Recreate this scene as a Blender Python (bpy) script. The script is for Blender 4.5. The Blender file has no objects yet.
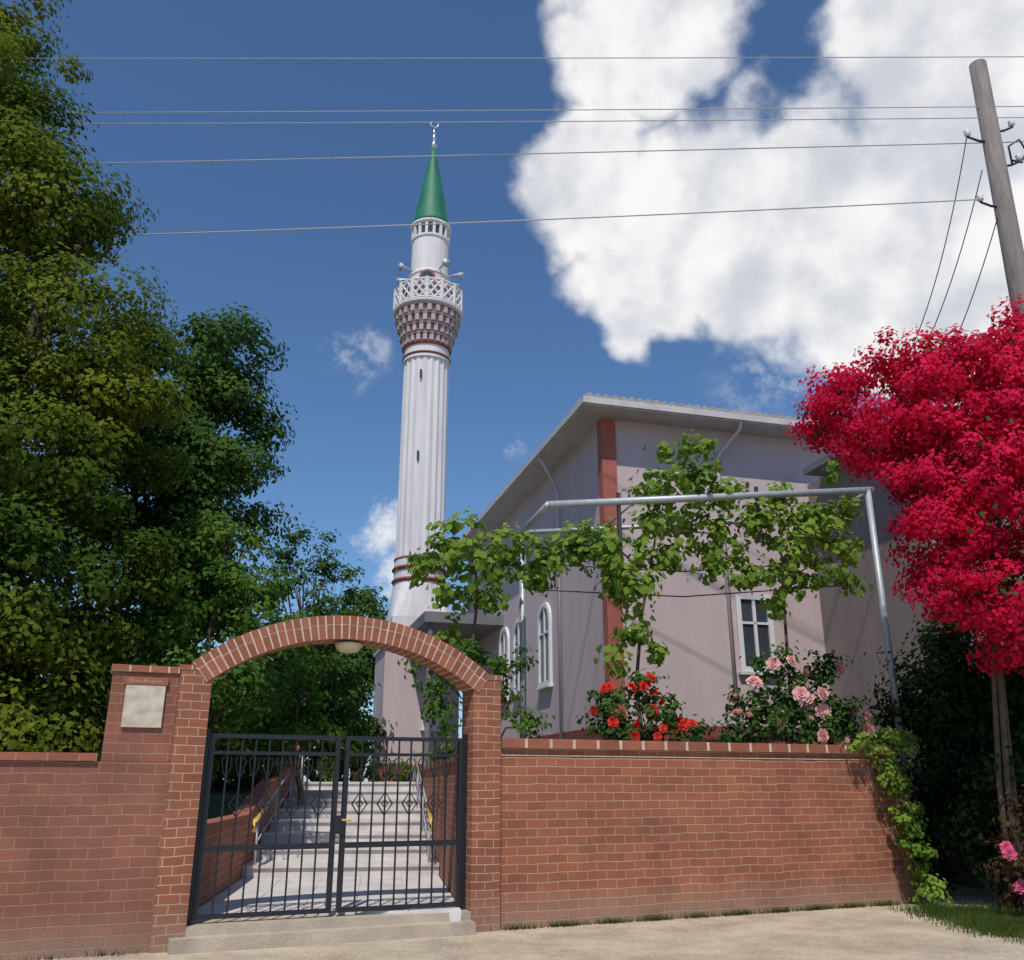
import bpy, math, random
import numpy as np
from mathutils import Vector, Matrix
random.seed(7)
rng = np.random.default_rng(7)
R = math.radians
scene = bpy.context.scene
COL = scene.collection

# ---------------------------------------------------------------- materials
def newmat(name):
    m = bpy.data.materials.new(name); m.use_nodes = True
    nt = m.node_tree; nt.nodes.clear()
    return m, nt, nt.nodes, nt.links

def mat(name, col, rough=.8, var=.18, scale=4, metallic=0, bump=0.0, island=False, fine=40, streak=0):
    m, nt, N, L = newmat(name)
    out = N.new('ShaderNodeOutputMaterial'); p = N.new('ShaderNodeBsdfPrincipled')
    L.new(p.outputs[0], out.inputs[0])
    tc = N.new('ShaderNodeTexCoord')
    n1 = N.new('ShaderNodeTexNoise'); n1.inputs['Scale'].default_value = scale; n1.inputs['Detail'].default_value = 6
    n1.inputs['Roughness'].default_value = .65
    if streak:
        mp = N.new('ShaderNodeMapping'); mp.inputs['Scale'].default_value = (streak, streak, .25)
        L.new(tc.outputs['Object'], mp.inputs[0]); L.new(mp.outputs[0], n1.inputs['Vector'])
    else: L.new(tc.outputs['Object'], n1.inputs['Vector'])
    fac = n1.outputs[0]
    mr = N.new('ShaderNodeMapRange'); mr.inputs[1].default_value = .3; mr.inputs[2].default_value = .7
    L.new(fac, mr.inputs[0]); fac = mr.outputs[0]
    if island:
        g = N.new('ShaderNodeNewGeometry')
        a = N.new('ShaderNodeMath'); a.operation = 'MULTIPLY_ADD'; a.inputs[1].default_value = .45
        L.new(fac, a.inputs[0])
        b = N.new('ShaderNodeMath'); b.operation = 'MULTIPLY'; b.inputs[1].default_value = .55
        L.new(g.outputs['Random Per Island'], b.inputs[0]); L.new(b.outputs[0], a.inputs[2])
        fac = a.outputs[0]
    mx = N.new('ShaderNodeMix'); mx.data_type = 'RGBA'
    mx.inputs[6].default_value = tuple(c*(1-var) for c in col)+(1,)
    mx.inputs[7].default_value = tuple(min(1, c*(1+var)) for c in col)+(1,)
    L.new(fac, mx.inputs[0]); L.new(mx.outputs[2], p.inputs['Base Color'])
    p.inputs['Roughness'].default_value = rough; p.inputs['Metallic'].default_value = metallic
    if bump:
        n2 = N.new('ShaderNodeTexNoise'); n2.inputs['Scale'].default_value = fine; n2.inputs['Detail'].default_value = 4
        L.new(tc.outputs['Object'], n2.inputs['Vector'])
        bp = N.new('ShaderNodeBump'); bp.inputs['Strength'].default_value = bump; bp.inputs['Distance'].default_value = .02
        L.new(n2.outputs[0], bp.inputs['Height']); L.new(bp.outputs[0], p.inputs['Normal'])
    return m

def brickmat(name, c1, c2, mortar, bw=.3, rh=.115, ms=.012, dirt=.25):
    m, nt, N, L = newmat(name)
    out = N.new('ShaderNodeOutputMaterial'); p = N.new('ShaderNodeBsdfPrincipled')
    L.new(p.outputs[0], out.inputs[0]); p.inputs['Roughness'].default_value = .85
    tc = N.new('ShaderNodeTexCoord'); sp = N.new('ShaderNodeSeparateXYZ'); L.new(tc.outputs['Object'], sp.inputs[0])
    ad = N.new('ShaderNodeMath'); L.new(sp.outputs[0], ad.inputs[0]); L.new(sp.outputs[1], ad.inputs[1])
    nw = N.new('ShaderNodeTexNoise'); nw.inputs['Scale'].default_value = 2.2; nw.inputs['Detail'].default_value = 3
    L.new(tc.outputs['Object'], nw.inputs['Vector'])
    w = N.new('ShaderNodeMath'); w.operation = 'MULTIPLY_ADD'; w.inputs[1].default_value = .045
    L.new(nw.outputs[0], w.inputs[0]); L.new(sp.outputs[2], w.inputs[2])
    cb = N.new('ShaderNodeCombineXYZ'); L.new(ad.outputs[0], cb.inputs[0]); L.new(w.outputs[0], cb.inputs[1])
    br = N.new('ShaderNodeTexBrick'); L.new(cb.outputs[0], br.inputs['Vector'])
    br.inputs['Scale'].default_value = 1; br.inputs['Brick Width'].default_value = bw; br.inputs['Row Height'].default_value = rh
    br.inputs['Mortar Size'].default_value = ms; br.inputs['Mortar Smooth'].default_value = .35; br.inputs['Bias'].default_value = -.1
    br.inputs['Color1'].default_value = c1+(1,); br.inputs['Color2'].default_value = c2+(1,)
    br.inputs['Mortar'].default_value = mortar+(1,)
    n1 = N.new('ShaderNodeTexNoise'); n1.inputs['Scale'].default_value = 1.3; n1.inputs['Detail'].default_value = 8; n1.inputs['Roughness'].default_value = .7
    L.new(tc.outputs['Object'], n1.inputs['Vector'])
    mr = N.new('ShaderNodeMapRange'); mr.inputs[1].default_value = .35; mr.inputs[2].default_value = .7
    mr.inputs[3].default_value = 1-dirt; mr.inputs[4].default_value = 1.12
    L.new(n1.outputs[0], mr.inputs[0])
    mx = N.new('ShaderNodeMix'); mx.data_type = 'RGBA'; mx.blend_type = 'MULTIPLY'; mx.inputs[0].default_value = 1
    L.new(br.outputs[0], mx.inputs[6]); L.new(mr.outputs[0], mx.inputs[7])
    zr = N.new('ShaderNodeMapRange'); zr.inputs[1].default_value = 0; zr.inputs[2].default_value = .45
    zr.inputs[3].default_value = 1.1; zr.inputs[4].default_value = 0
    L.new(sp.outputs[2], zr.inputs[0])
    zm = N.new('ShaderNodeMath'); zm.operation = 'MULTIPLY'; L.new(zr.outputs[0], zm.inputs[0]); L.new(n1.outputs[0], zm.inputs[1])
    m2 = N.new('ShaderNodeMix'); m2.data_type = 'RGBA'; m2.inputs[7].default_value = (.32, .25, .19, 1)
    L.new(zm.outputs[0], m2.inputs[0]); L.new(mx.outputs[2], m2.inputs[6])
    L.new(m2.outputs[2], p.inputs['Base Color'])
    bp = N.new('ShaderNodeBump'); bp.inputs['Strength'].default_value = .6; bp.inputs['Distance'].default_value = .012; bp.invert = True
    L.new(br.outputs['Fac'], bp.inputs['Height'])
    n3 = N.new('ShaderNodeTexNoise'); n3.inputs['Scale'].default_value = 60; L.new(tc.outputs['Object'], n3.inputs['Vector'])
    b2 = N.new('ShaderNodeBump'); b2.inputs['Strength'].default_value = .35; b2.inputs['Distance'].default_value = .01
    L.new(n3.outputs[0], b2.inputs['Height']); L.new(bp.outputs[0], b2.inputs['Normal']); L.new(b2.outputs[0], p.inputs['Normal'])
    return m

def leafmat(name, c1, c2, trans=.3, scale=.9, rough=.55):
    m, nt, N, L = newmat(name)
    out = N.new('ShaderNodeOutputMaterial'); p = N.new('ShaderNodeBsdfDiffuse'); t = N.new('ShaderNodeBsdfTranslucent')
    ms = N.new('ShaderNodeMixShader'); ms.inputs[0].default_value = trans
    L.new(p.outputs[0], ms.inputs[1]); L.new(t.outputs[0], ms.inputs[2]); L.new(ms.outputs[0], out.inputs[0])
    tc = N.new('ShaderNodeTexCoord'); n1 = N.new('ShaderNodeTexNoise'); n1.inputs['Scale'].default_value = scale; n1.inputs['Detail'].default_value = 2
    L.new(tc.outputs['Object'], n1.inputs['Vector'])
    mr = N.new('ShaderNodeMapRange'); mr.inputs[1].default_value = .35; mr.inputs[2].default_value = .65
    L.new(n1.outputs[0], mr.inputs[0])
    g = N.new('ShaderNodeNewGeometry')
    a = N.new('ShaderNodeMath'); a.operation = 'MULTIPLY_ADD'; a.inputs[1].default_value = .75; L.new(mr.outputs[0], a.inputs[0])
    b = N.new('ShaderNodeMath'); b.operation = 'MULTIPLY'; b.inputs[1].default_value = .25
    L.new(g.outputs['Random Per Island'], b.inputs[0]); L.new(b.outputs[0], a.inputs[2])
    mx = N.new('ShaderNodeMix'); mx.data_type = 'RGBA'; mx.inputs[6].default_value = c1+(1,); mx.inputs[7].default_value = c2+(1,)
    L.new(a.outputs[0], mx.inputs[0]); L.new(mx.outputs[2], p.inputs['Color']); L.new(mx.outputs[2], t.inputs[0])
    return m

M = {}
M['brick'] = brickmat('garden_brick', (.36, .122, .064), (.28, .092, .050), (.46, .31, .22), .27, .102, .0065)
M['brick_dull'] = brickmat('dull_brick', (.285, .108, .070), (.235, .088, .058), (.34, .21, .15), .27, .102, .006, .25)
M['brick_pillar'] = brickmat('pillar_brick', (.33, .115, .06), (.25, .083, .047), (.50, .35, .26), .21, .092, .006)
M['voussoir'] = mat('arch_brick', (.29, .10, .058), .85, .34, 6, bump=.4, island=True)
M['mortar'] = mat('pale_mortar', (.58, .46, .37), .9, .2, 8, bump=.3)
M['mortar_dull'] = mat('dull_mortar', (.38, .25, .19), .9, .2, 8, bump=.3)
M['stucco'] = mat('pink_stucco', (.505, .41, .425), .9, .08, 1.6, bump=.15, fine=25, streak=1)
M['stucco_shaded'] = mat('shaded_stucco', (.23, .195, .20), .9, .16, 1.6, bump=.15, streak=1)  # wing stucco, shade of its turned-away side put into the base colour
M['white'] = mat('minaret_white', (.66, .63, .65), .75, .12, 1.8, streak=1.4)
M['pinkish'] = mat('corbel_pink', (.42, .34, .35), .75, .15, 3)
M['corbel'] = mat('corbel_brown', (.22, .10, .10), .8, .2, 3)
M['maroon'] = mat('maroon_paint', (.22, .055, .055), .7, .25, 3)
M['pilaster'] = mat('orange_red_pilaster', (.34, .10, .075), .8, .15, 3)
M['green'] = mat('green_sheet', (.008, .15, .085), .6, .25, 1.5)
M['steel'] = mat('galvanised_steel', (.40, .44, .48), .5, .15, 12, metallic=.3)
M['chrome'] = mat('finial_metal', (.6, .6, .58), .3, .1, 5, metallic=.9)
M['iron'] = mat('black_iron', (.014, .016, .022), .4, .3, 20)
M['glass'] = mat('dark_glass', (.05, .06, .08), .12, .3, 1)
M['frame'] = mat('white_frame', (.68, .68, .72), .5, .05, 5)
M['pipe'] = mat('pale_pipe', (.55, .50, .52), .6, .08, 3)
M['fascia'] = mat('pale_fascia', (.50, .48, .50), .7, .14, 3)
M['dark_roof'] = mat('dark_porch_roof', (.16, .16, .18), .7, .14, 3)
M['tile'] = mat('grey_roof_tile', (.40, .36, .34), .85, .25, 4)
M['concrete'] = mat('concrete', (.44, .37, .29), .9, .25, 2, bump=.4)
M['path'] = mat('stone_paving', (.58, .55, .54), .75, .18, 2.2, bump=.25)
M['wood'] = mat('weathered_pole', (.19, .165, .16), .9, .3, 8, bump=.6, fine=30, streak=2)
M['bark'] = mat('bark', (.10, .075, .055), .95, .35, 6, bump=.8, fine=18)
M['wire'] = mat('aluminium_wire', (.50, .51, .53), .5, .1, 2)
M['cable'] = mat('dark_cable', (.05, .05, .06), .6, .1, 2)
M['cream'] = mat('cream_lamp', (.72, .62, .40), .4, .05, 5)
M['brass'] = mat('brass', (.70, .50, .12), .4, .1, 5, metallic=.3)
M['grass'] = leafmat('grass_blades', (.04, .085, .02), (.12, .16, .04), .3)
M['leaf_big'] = leafmat('walnut_leaves', (.034, .090, .018), (.22, .26, .032), .42, .36)
M['leaf_dark'] = leafmat('dark_leaves', (.026, .078, .024), (.11, .19, .040), .38, .45)
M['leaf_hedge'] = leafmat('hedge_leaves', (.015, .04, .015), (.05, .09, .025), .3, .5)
M['leaf_light'] = leafmat('bright_leaves', (.05, .13, .024), (.16, .27, .05), .42, .8)
M['leaf_vine'] = leafmat('vine_leaves', (.13, .24, .035), (.33, .46, .09), .5, 1.5)
M['leaf_rose'] = leafmat('rose_leaves', (.025, .07, .02), (.09, .17, .04), .3, 3)
M['leaf_maroon'] = leafmat('maroon_leaves', (.07, .015, .02), (.09, .08, .03), .25, 3)
M['boug'] = leafmat('bougainvillea_bracts', (.50, .006, .038), (.85, .035, .13), .45, 1.0, .6)
M['rose_red'] = leafmat('red_petals', (.70, .03, .025), (.85, .10, .07), .3, 6)
M['rose_pink'] = leafmat('pink_petals', (.84, .42, .42), (.90, .62, .58), .35, 6)
M['rose_magenta'] = leafmat('magenta_petals', (.65, .08, .20), (.8, .2, .35), .3, 6)
M['lawn'] = mat('yard_grass_soil', (.10, .12, .04), .95, .5, 1.2, bump=.6)

def groundmat():
    m, nt, N, L = newmat('pale_street')
    out = N.new('ShaderNodeOutputMaterial'); p = N.new('ShaderNodeBsdfPrincipled'); L.new(p.outputs[0], out.inputs[0])
    p.inputs['Roughness'].default_value = .95
    tc = N.new('ShaderNodeTexCoord')
    n1 = N.new('ShaderNodeTexNoise'); n1.inputs['Scale'].default_value = 1.1; n1.inputs['Detail'].default_value = 10; n1.inputs['Roughness'].default_value = .75
    n2 = N.new('ShaderNodeTexNoise'); n2.inputs['Scale'].default_value = 25; n2.inputs['Detail'].default_value = 6
    L.new(tc.outputs['Object'], n1.inputs['Vector']); L.new(tc.outputs['Object'], n2.inputs['Vector'])
    cr = N.new('ShaderNodeValToRGB'); e = cr.color_ramp.elements
    e[0].position = .38; e[0].color = (.28, .22, .155, 1); e[1].position = .62; e[1].color = (.57, .48, .36, 1)
    a = N.new('ShaderNodeMath'); a.operation = 'MULTIPLY_ADD'; a.inputs[1].default_value = .35; L.new(n2.outputs[0], a.inputs[0])
    b = N.new('ShaderNodeMath'); b.operation = 'MULTIPLY'; b.inputs[1].default_value = .7; L.new(n1.outputs[0], b.inputs[0]); L.new(b.outputs[0], a.inputs[2])
    L.new(a.outputs[0], cr.inputs[0]); L.new(cr.outputs[0], p.inputs['Base Color'])
    bp = N.new('ShaderNodeBump'); bp.inputs['Strength'].default_value = .5; bp.inputs['Distance'].default_value = .02
    L.new(n2.outputs[0], bp.inputs['Height']); L.new(bp.outputs[0], p.inputs['Normal'])
    return m
M['ground'] = groundmat()

# ---------------------------------------------------------------- mesh helpers
class MB:
    def __init__(s): s.v = []; s.f = []; s.m = []
    def add(s, vs, fs, mi=0):
        o = len(s.v); s.v += [tuple(v) for v in vs]
        for f in fs: s.f.append(tuple(i+o for i in f)); s.m.append(mi)
    def box(s, x0, x1, y0, y1, z0, z1, mi=0):
        s.add([(x0,y0,z0),(x1,y0,z0),(x1,y1,z0),(x0,y1,z0),(x0,y0,z1),(x1,y0,z1),(x1,y1,z1),(x0,y1,z1)],
              [(0,3,2,1),(4,5,6,7),(0,1,5,4),(1,2,6,5),(2,3,7,6),(3,0,4,7)], mi)
    def obox(s, c, size, rz=0, mi=0, tilt=0):
        hx, hy, hz = [a/2 for a in size]
        m = Matrix.Rotation(rz, 3, 'Z') @ Matrix.Rotation(tilt, 3, 'Y')
        vs = [m @ Vector(p) + Vector(c) for p in [(-hx,-hy,-hz),(hx,-hy,-hz),(hx,hy,-hz),(-hx,hy,-hz),(-hx,-hy,hz),(hx,-hy,hz),(hx,hy,hz),(-hx,hy,hz)]]
        s.add(vs, [(0,3,2,1),(4,5,6,7),(0,1,5,4),(1,2,6,5),(2,3,7,6),(3,0,4,7)], mi)
    def tube(s, pts, rad, n=8, mi=0, closed=False):
        pts = [Vector(p) for p in pts]
        if not hasattr(rad, '__len__'): rad = [rad]*len(pts)
        vs = []; k = len(pts)
        for i, p in enumerate(pts):
            if closed: d = pts[(i+1) % k]-pts[i-1]
            else: d = pts[min(i+1, k-1)]-pts[max(i-1, 0)]
            d.normalize()
            ref = Vector((0,0,1)) if abs(d.z) < .9 else Vector((0,1,0))
            a = d.cross(ref).normalized(); b = a.cross(d)
            for j in range(n):
                t = 2*math.pi*j/n
                vs.append(p+(a*math.cos(t)+b*math.sin(t))*rad[i])
        fs = []
        for i in range(k if closed else k-1):
            for j in range(n):
                i2 = (i+1) % k
                fs.append((i*n+j, i*n+(j+1) % n, i2*n+(j+1) % n, i2*n+j))
        if not closed:
            fs.append(tuple(range(n))[::-1]); fs.append(tuple((k-1)*n+j for j in range(n)))
        s.add(vs, fs, mi)
    def lathe(s, prof, n=24, c=(0,0), mi=0, ribs=0):
        vs = []
        for r, z in prof:
            for j in range(n):
                t = 2*math.pi*(j+.5)/n; rr = r*(1-ribs*(j % 2))
                vs.append((c[0]+rr*math.cos(t), c[1]+rr*math.sin(t), z))
        k = len(prof); fs = []
        for i in range(k-1):
            for j in range(n): fs.append((i*n+j, i*n+(j+1) % n, (i+1)*n+(j+1) % n, (i+1)*n+j))
        fs.append(tuple(range(n))[::-1]); fs.append(tuple((k-1)*n+j for j in range(n)))
        s.add(vs, fs, mi)
    def make(s, name, mats, parent=None, loc=(0,0,0), rz=0, smooth=False):
        me = bpy.data.meshes.new(name); me.from_pydata(s.v, [], s.f)
        if not isinstance(mats, (list, tuple)): mats = [mats]
        for m in mats: me.materials.append(m)
        me.polygons.foreach_set('material_index', s.m)
        if smooth: me.polygons.foreach_set('use_smooth', [True]*len(s.f))
        me.update()
        o = bpy.data.objects.new(name, me); COL.objects.link(o)
        if parent: o.parent = parent
        o.location = loc; o.rotation_euler = (0, 0, rz)
        return o

def tag(o, label, cat, group=None):
    o["label"] = label; o["category"] = cat
    if group: o["group"] = group
    return o
def thing(name, loc, label, cat, rz=0, group=None):
    e = bpy.data.objects.new(name, None); COL.objects.link(e)
    e.location = loc; e.rotation_euler = (0, 0, rz); e.empty_display_size = .2
    return tag(e, label, cat, group)
def structure(o): o["kind"] = "structure"; return o

def leaves(name, C, Nn, ln, wd, m, parent, shape=4, jit=.35):
    n = len(C)
    Nn = Nn/np.linalg.norm(Nn, axis=1, keepdims=True)
    rv = rng.normal(size=(n, 3)); T = np.cross(Nn, rv); T /= np.linalg.norm(T, axis=1, keepdims=True)
    B = np.cross(Nn, T)
    s = (1+jit*rng.uniform(-1, 1, n))[:, None]
    if shape == 4: sh = [(-.5, 0, 0), (0, .5, .12), (.5, 0, -.1), (0, -.5, .12)]
    else: sh = [(-.5, 0, 0), (-.25, .42, .08), (.15, .45, .1), (.5, 0, -.15), (.15, -.45, .1), (-.25, -.42, .08)]
    k = len(sh); V = np.empty((n, k, 3))
    for i, (a, b, c) in enumerate(sh): V[:, i, :] = C+s*(T*a*ln+B*b*wd+Nn*c*ln)
    me = bpy.data.meshes.new(name)
    me.vertices.add(n*k); me.vertices.foreach_set('co', V.reshape(-1).astype(np.float32))
    me.loops.add(n*k); me.loops.foreach_set('vertex_index', np.arange(n*k, dtype=np.int32))
    me.polygons.add(n); me.polygons.foreach_set('loop_start', np.arange(0, n*k, k, dtype=np.int32))
    me.polygons.foreach_set('loop_total', np.full(n, k, dtype=np.int32))
    me.materials.append(m); me.update(calc_edges=True)
    o = bpy.data.objects.new(name, me); COL.objects.link(o)
    if parent: o.parent = parent
    return o

def foliage(lobes, per, rc, dens, flat=.65, inner=.35, droop=0, shell=False):
    P = []; Q = []
    for (x, y, z, rx, ry, rz) in lobes:
        c0 = np.array([x, y, z]); rad = np.array([rx, ry, rz])
        nc = max(5, int(per*(rx*rz+rx*ry+ry*rz)*4))
        d = rng.normal(size=(nc, 3)); d /= np.linalg.norm(d, axis=1, keepdims=True)
        f = (inner+(1.08-inner)*rng.uniform(0, 1, nc)**.6)[:, None]
        cc = c0+d*rad*f
        for i in range(nc):
            r_ = rc*rng.uniform(.55, 1.35); k = int(dens*rng.uniform(.6, 1.3)*(r_/rc)**1.5)+2
            o = rng.normal(size=(k, 3))
            if shell:
                o /= np.linalg.norm(o, axis=1, keepdims=True); o *= (rng.uniform(.45, 1.1, (k, 1)))
                o = o*[1, 1, flat]*r_
            else: o = o*[1, 1, flat]*r_*.55
            if droop: o[:, 2] -= droop*np.abs(rng.normal(size=k))*r_
            P.append(cc[i]+o)
            Q.append(o/r_*1.0+d[i]*.6+np.array([0, 0, .5])+rng.normal(size=(k, 3))*.32)
    return np.concatenate(P), np.concatenate(Q)

NL = [0]
def plant(name, base, lobes, m, ln, wd, per, rc, dens, label, cat, trunk_r=.2, shape=4, fork=.4, part='crown', trunk=True, group=None, twigs=4, **kw):
    e = thing(name, base, label, cat, group=group)
    b = Vector(base)
    L2 = [(l[0]-b.x, l[1]-b.y, l[2]-b.z)+tuple(l[3:]) for l in lobes]
    P, Q = foliage(L2, per, rc, dens, **kw); NL[0] += len(P)
    leaves(part, P, Q, ln, wd, m, e, shape)
    if trunk:
        mb = MB(); cx = sum(l[0] for l in L2)/len(L2); cy = sum(l[1] for l in L2)/len(L2)
        zt = min(l[2] for l in L2); top = max(l[2] for l in L2)
        fz = max(.25, zt*fork+top*.15)
        fk = Vector((cx*.3, cy*.3, fz))
        mb.tube([(0,0,-.1),(cx*.05,cy*.1,fz*.3),(cx*.18,cy*.2,fz*.65),fk], [trunk_r*1.35,trunk_r,trunk_r*.85,trunk_r*.75], 12)
        for l in L2:
            t = Vector(l[:3]); mid = fk.lerp(t, .5)+Vector((random.uniform(-.2,.2)*l[3], random.uniform(-.2,.2)*l[3], .15*l[3]))
            mb.tube([fk-Vector((0,0,.1)), fk.lerp(mid,.5)+Vector((0,0,.05)), mid, t], [trunk_r*.55,trunk_r*.42,trunk_r*.3,trunk_r*.1], 7)
            for q in range(twigs):
                dd = Vector((random.uniform(-1,1)*l[3], random.uniform(-1,1)*l[4], random.uniform(-.4,1)*l[5]))*.7
                mb.tube([mid, mid.lerp(t+dd,.5)+Vector((0,0,.08*l[3])), t+dd], [trunk_r*.2,trunk_r*.13,trunk_r*.04], 5)
        mb.make('trunk', M['bark'], e, smooth=True)
    return e

def vine(base, stem, lobes, label, runs):
    e = thing('grape_vine', base, label, 'vine'); b = Vector(base)
    L2 = [(l[0]-b.x, l[1]-b.y, l[2]-b.z)+tuple(l[3:]) for l in lobes]
    P, Q = foliage(L2, 8.6, .16, 13, inner=.1); NL[0] += len(P)
    leaves('foliage', P, Q, .11, .10, M['leaf_vine'], e, 6, jit=.5)
    mb = MB(); pts = [Vector(p)-b for p in stem]
    mb.tube(pts, [.035-.02*i/(len(pts)-1) for i in range(len(pts))], 8)
    for r_ in runs:
        pts = [Vector(p)-b for p in r_]; fine = []
        for i in range(len(pts)-1):
            for q in range(4): fine.append(pts[i].lerp(pts[i+1], q/4)+Vector((random.uniform(-.03,.03), random.uniform(-.03,.03), random.uniform(-.04,.04))))
        fine.append(pts[-1]); k = len(fine)
        mb.tube(fine, [.018-.012*i/(k-1) for i in range(k)], 6)
    mb.make('stem', M['bark'], e, smooth=True)
    return e

# ---------------------------------------------------------------- ground / terrain
g = MB(); S = 900
g.add([(-S,-S,0),(S,-S,0),(S,S,0),(-S,S,0)], [(0,1,2,3)])
structure(g.make('ground', M['ground']))

WO = (0, 11.8, 0); WR = R(23)
wd = Vector((math.cos(WR), math.sin(WR), 0)); wn = Vector((-math.sin(WR), math.cos(WR), 0))
def W(s, n, z=0): return Vector(WO)+wd*s+wn*n+Vector((0,0,z))
PR = R(8); gx = -2.15
PO = W(gx, .25); pd = Vector((-math.sin(PR), math.cos(PR), 0)); pr = Vector((math.cos(PR), math.sin(PR), 0))
def P(a, b, z=0): return Vector((PO.x, PO.y, 0))+pr*a+pd*b+Vector((0,0,z))
TOP = 1.66; B0 = 4.0
def slopez(b): return .25+(TOP-.25)*min(1, max(0, (b-B0)/(12.9-B0)))

def yard(name, rows, m):
    mb = MB(); k = len(rows[0]); vs = [tuple(p) for r in rows for p in r]
    fs = [(i*k+j, i*k+j+1, (i+1)*k+j+1, (i+1)*k+j) for i in range(len(rows)-1) for j in range(k-1)]
    mb.add(vs, fs)
    b = [i for i in range(k)]+[i*k+k-1 for i in range(1, len(rows))]+[(len(rows)-1)*k+j for j in range(k-2, -1, -1)]+[i*k for i in range(len(rows)-2, 0, -1)]
    n0 = len(mb.v)
    for i in b: mb.v.append((vs[i][0], vs[i][1], -.05))
    for q in range(len(b)):
        q2 = (q+1) % len(b); mb.f.append((b[q], n0+q, n0+q2, b[q2])); mb.m.append(0)
    return structure(mb.make(name, m))
rows = []
for t, zz in ((0, 1.86), (.35, 1.82), (1, TOP)):
    b = .1+t*13.4
    row = []
    for j in range(7):
        a = j/6
        p0 = P(1.6, b+.45)
        if t == 0: p = W(-.25, .12).lerp(W(6.1, .12), a)
        else: p = p0.lerp(P(9.5+t*6, b+.45+2.2), a)
        row.append((p.x, p.y, zz))
    rows.append(row)
yard('garden_ground', rows, M['lawn'])
rows = []
for t in (0, .2, .5, 1):
    b = .1+t*13.4; row = []
    for j in range(7):
        a = j/6
        if t == 0: p = W(-4.0, .12).lerp(W(-25, .12), a)
        else: p = P(-1.6, b+.3).lerp(P(-26, b+.3), a)
        row.append((p.x, p.y, min(TOP, max(.8, slopez(b)+.5))))
    rows.append(row)
yard('garden_slope', rows, M['lawn'])
mb = MB()
c0, c1, c2, c3 = P(-90, 13.55), P(90, 13.55), P(120, 260), P(-120, 260)
mb.add([(q.x, q.y, TOP) for q in (c0,c1,c2,c3)]+[(q.x, q.y, -.05) for q in (c0,c1,c2,c3)], [(0,1,2,3),(0,4,5,1),(1,5,6,2),(2,6,7,3),(3,7,4,0)])
structure(mb.make('terrace_ground', M['lawn']))
mb = MB(); ns = 8
mb.box(-1.5, 1.5, -.1, B0, -.02, .235)
for i in range(5):
    for j in range(6):
        x0 = -1.5+i*.6; y0 = -.1+j*(B0+.1)/6; mb.box(x0+.004, x0+.596, y0+.004, y0+(B0+.1)/6-.004, .235, .25+random.uniform(-.002, .002))
td = (12.9-B0)/ns
for i in range(ns):
    y0 = B0+i*td; zz = .25+(i+1)*(TOP-.25)/ns
    mb.box(-1.5, 1.5, y0, 13.6, zz-.28, zz-.04)
    mb.box(-1.5, 1.5, y0-.04, y0+.34, zz-.04, zz+.0)
    mb.box(-1.5, 1.5, y0+.35, y0+td if i < ns-1 else y0+1.3, zz-.04, zz-.003)
mb.box(-2.6, 3.2, 13.7, 24, TOP-.1, TOP+.012)
st = mb.make('path', M['path'], None, (PO.x, PO.y, 0), PR); structure(st)
for sx, nm, lab, h in ((-1, 'brick_side_wall', 'low sloping brick wall along the steps with metal handrail', .85), (1, 'brick_side_wall', 'low brick retaining wall beside the garden steps', .6)):
    e = thing(nm, (PO.x, PO.y, 0), lab, 'wall', PR)
    x0, x1 = sorted((sx*1.51, sx*1.71)); mb = MB(); cp = MB()
    ys = [.25, B0, 6.5, 9, 11, 13.3]
    for i in range(len(ys)-1):
        ya, yb = ys[i], ys[i+1]; za, zb = slopez(ya)+h, slopez(yb)+h
        if sx > 0: za, zb = 1.90, 1.90
        mb.add([(x0,ya,0),(x1,ya,0),(x1,yb,0),(x0,yb,0),(x0,ya,za),(x1,ya,za),(x1,yb,zb),(x0,yb,zb)], [(0,1,5,4),(1,2,6,5),(2,3,7,6),(3,0,4,7),(4,5,6,7)])
        cp.add([(x0-.03,ya,za),(x1+.03,ya,za),(x1+.03,yb,zb),(x0-.03,yb,zb),(x0-.03,ya,za+.06),(x1+.03,ya,za+.06),(x1+.03,yb,zb+.06),(x0-.03,yb,zb+.06)], [(0,1,5,4),(1,2,6,5),(2,3,7,6),(3,0,4,7),(4,5,6,7),(3,2,1,0)])
    mb.make('wall', M['brick'], e); cp.make('coping', M['voussoir'], e)
    hr = MB(); xx = sx*1.34
    for yy in (B0+.1, 6.6, 9.2, 11.8): hr.tube([(xx, yy, slopez(yy)-.05), (xx, yy, slopez(yy)+.85)], .018, 8)
    hr.tube([(xx, B0, slopez(B0)+.85), (xx, 12.1, slopez(12.1)+.85)], .019, 8)
    hr.tube([(xx, B0+.1, slopez(B0)+.5), (xx, 11.8, slopez(11.8)+.5)], .011, 8)
    hr.tube([(xx, B0+.9, slopez(B0+.9)+.85), (xx, B0+.05, 1.11), (xx, B0-.3, 1.08), (xx, B0-.35, .92)], .034, 8, 1)
    hr.make('handrail', [M['steel'], M['brass']], e, smooth=True)

# ---------------------------------------------------------------- front walls
def capcourse(mb_b, mb_m, s0, s1, z, n0, n1, w=.31, h=.085, gap=.02, ins=.003):
    mb_m.box(s0, s1, n0+ins, n1-ins, z, z+h-ins)
    s = s0
    while s < s1-.02:
        e = min(s+w*random.uniform(.95, 1.04), s1); j = random.uniform(-.0015, .0015)
        mb_b.box(s, e-gap, n0+j, n1+j, z+.004, z+h+j); s = e

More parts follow.
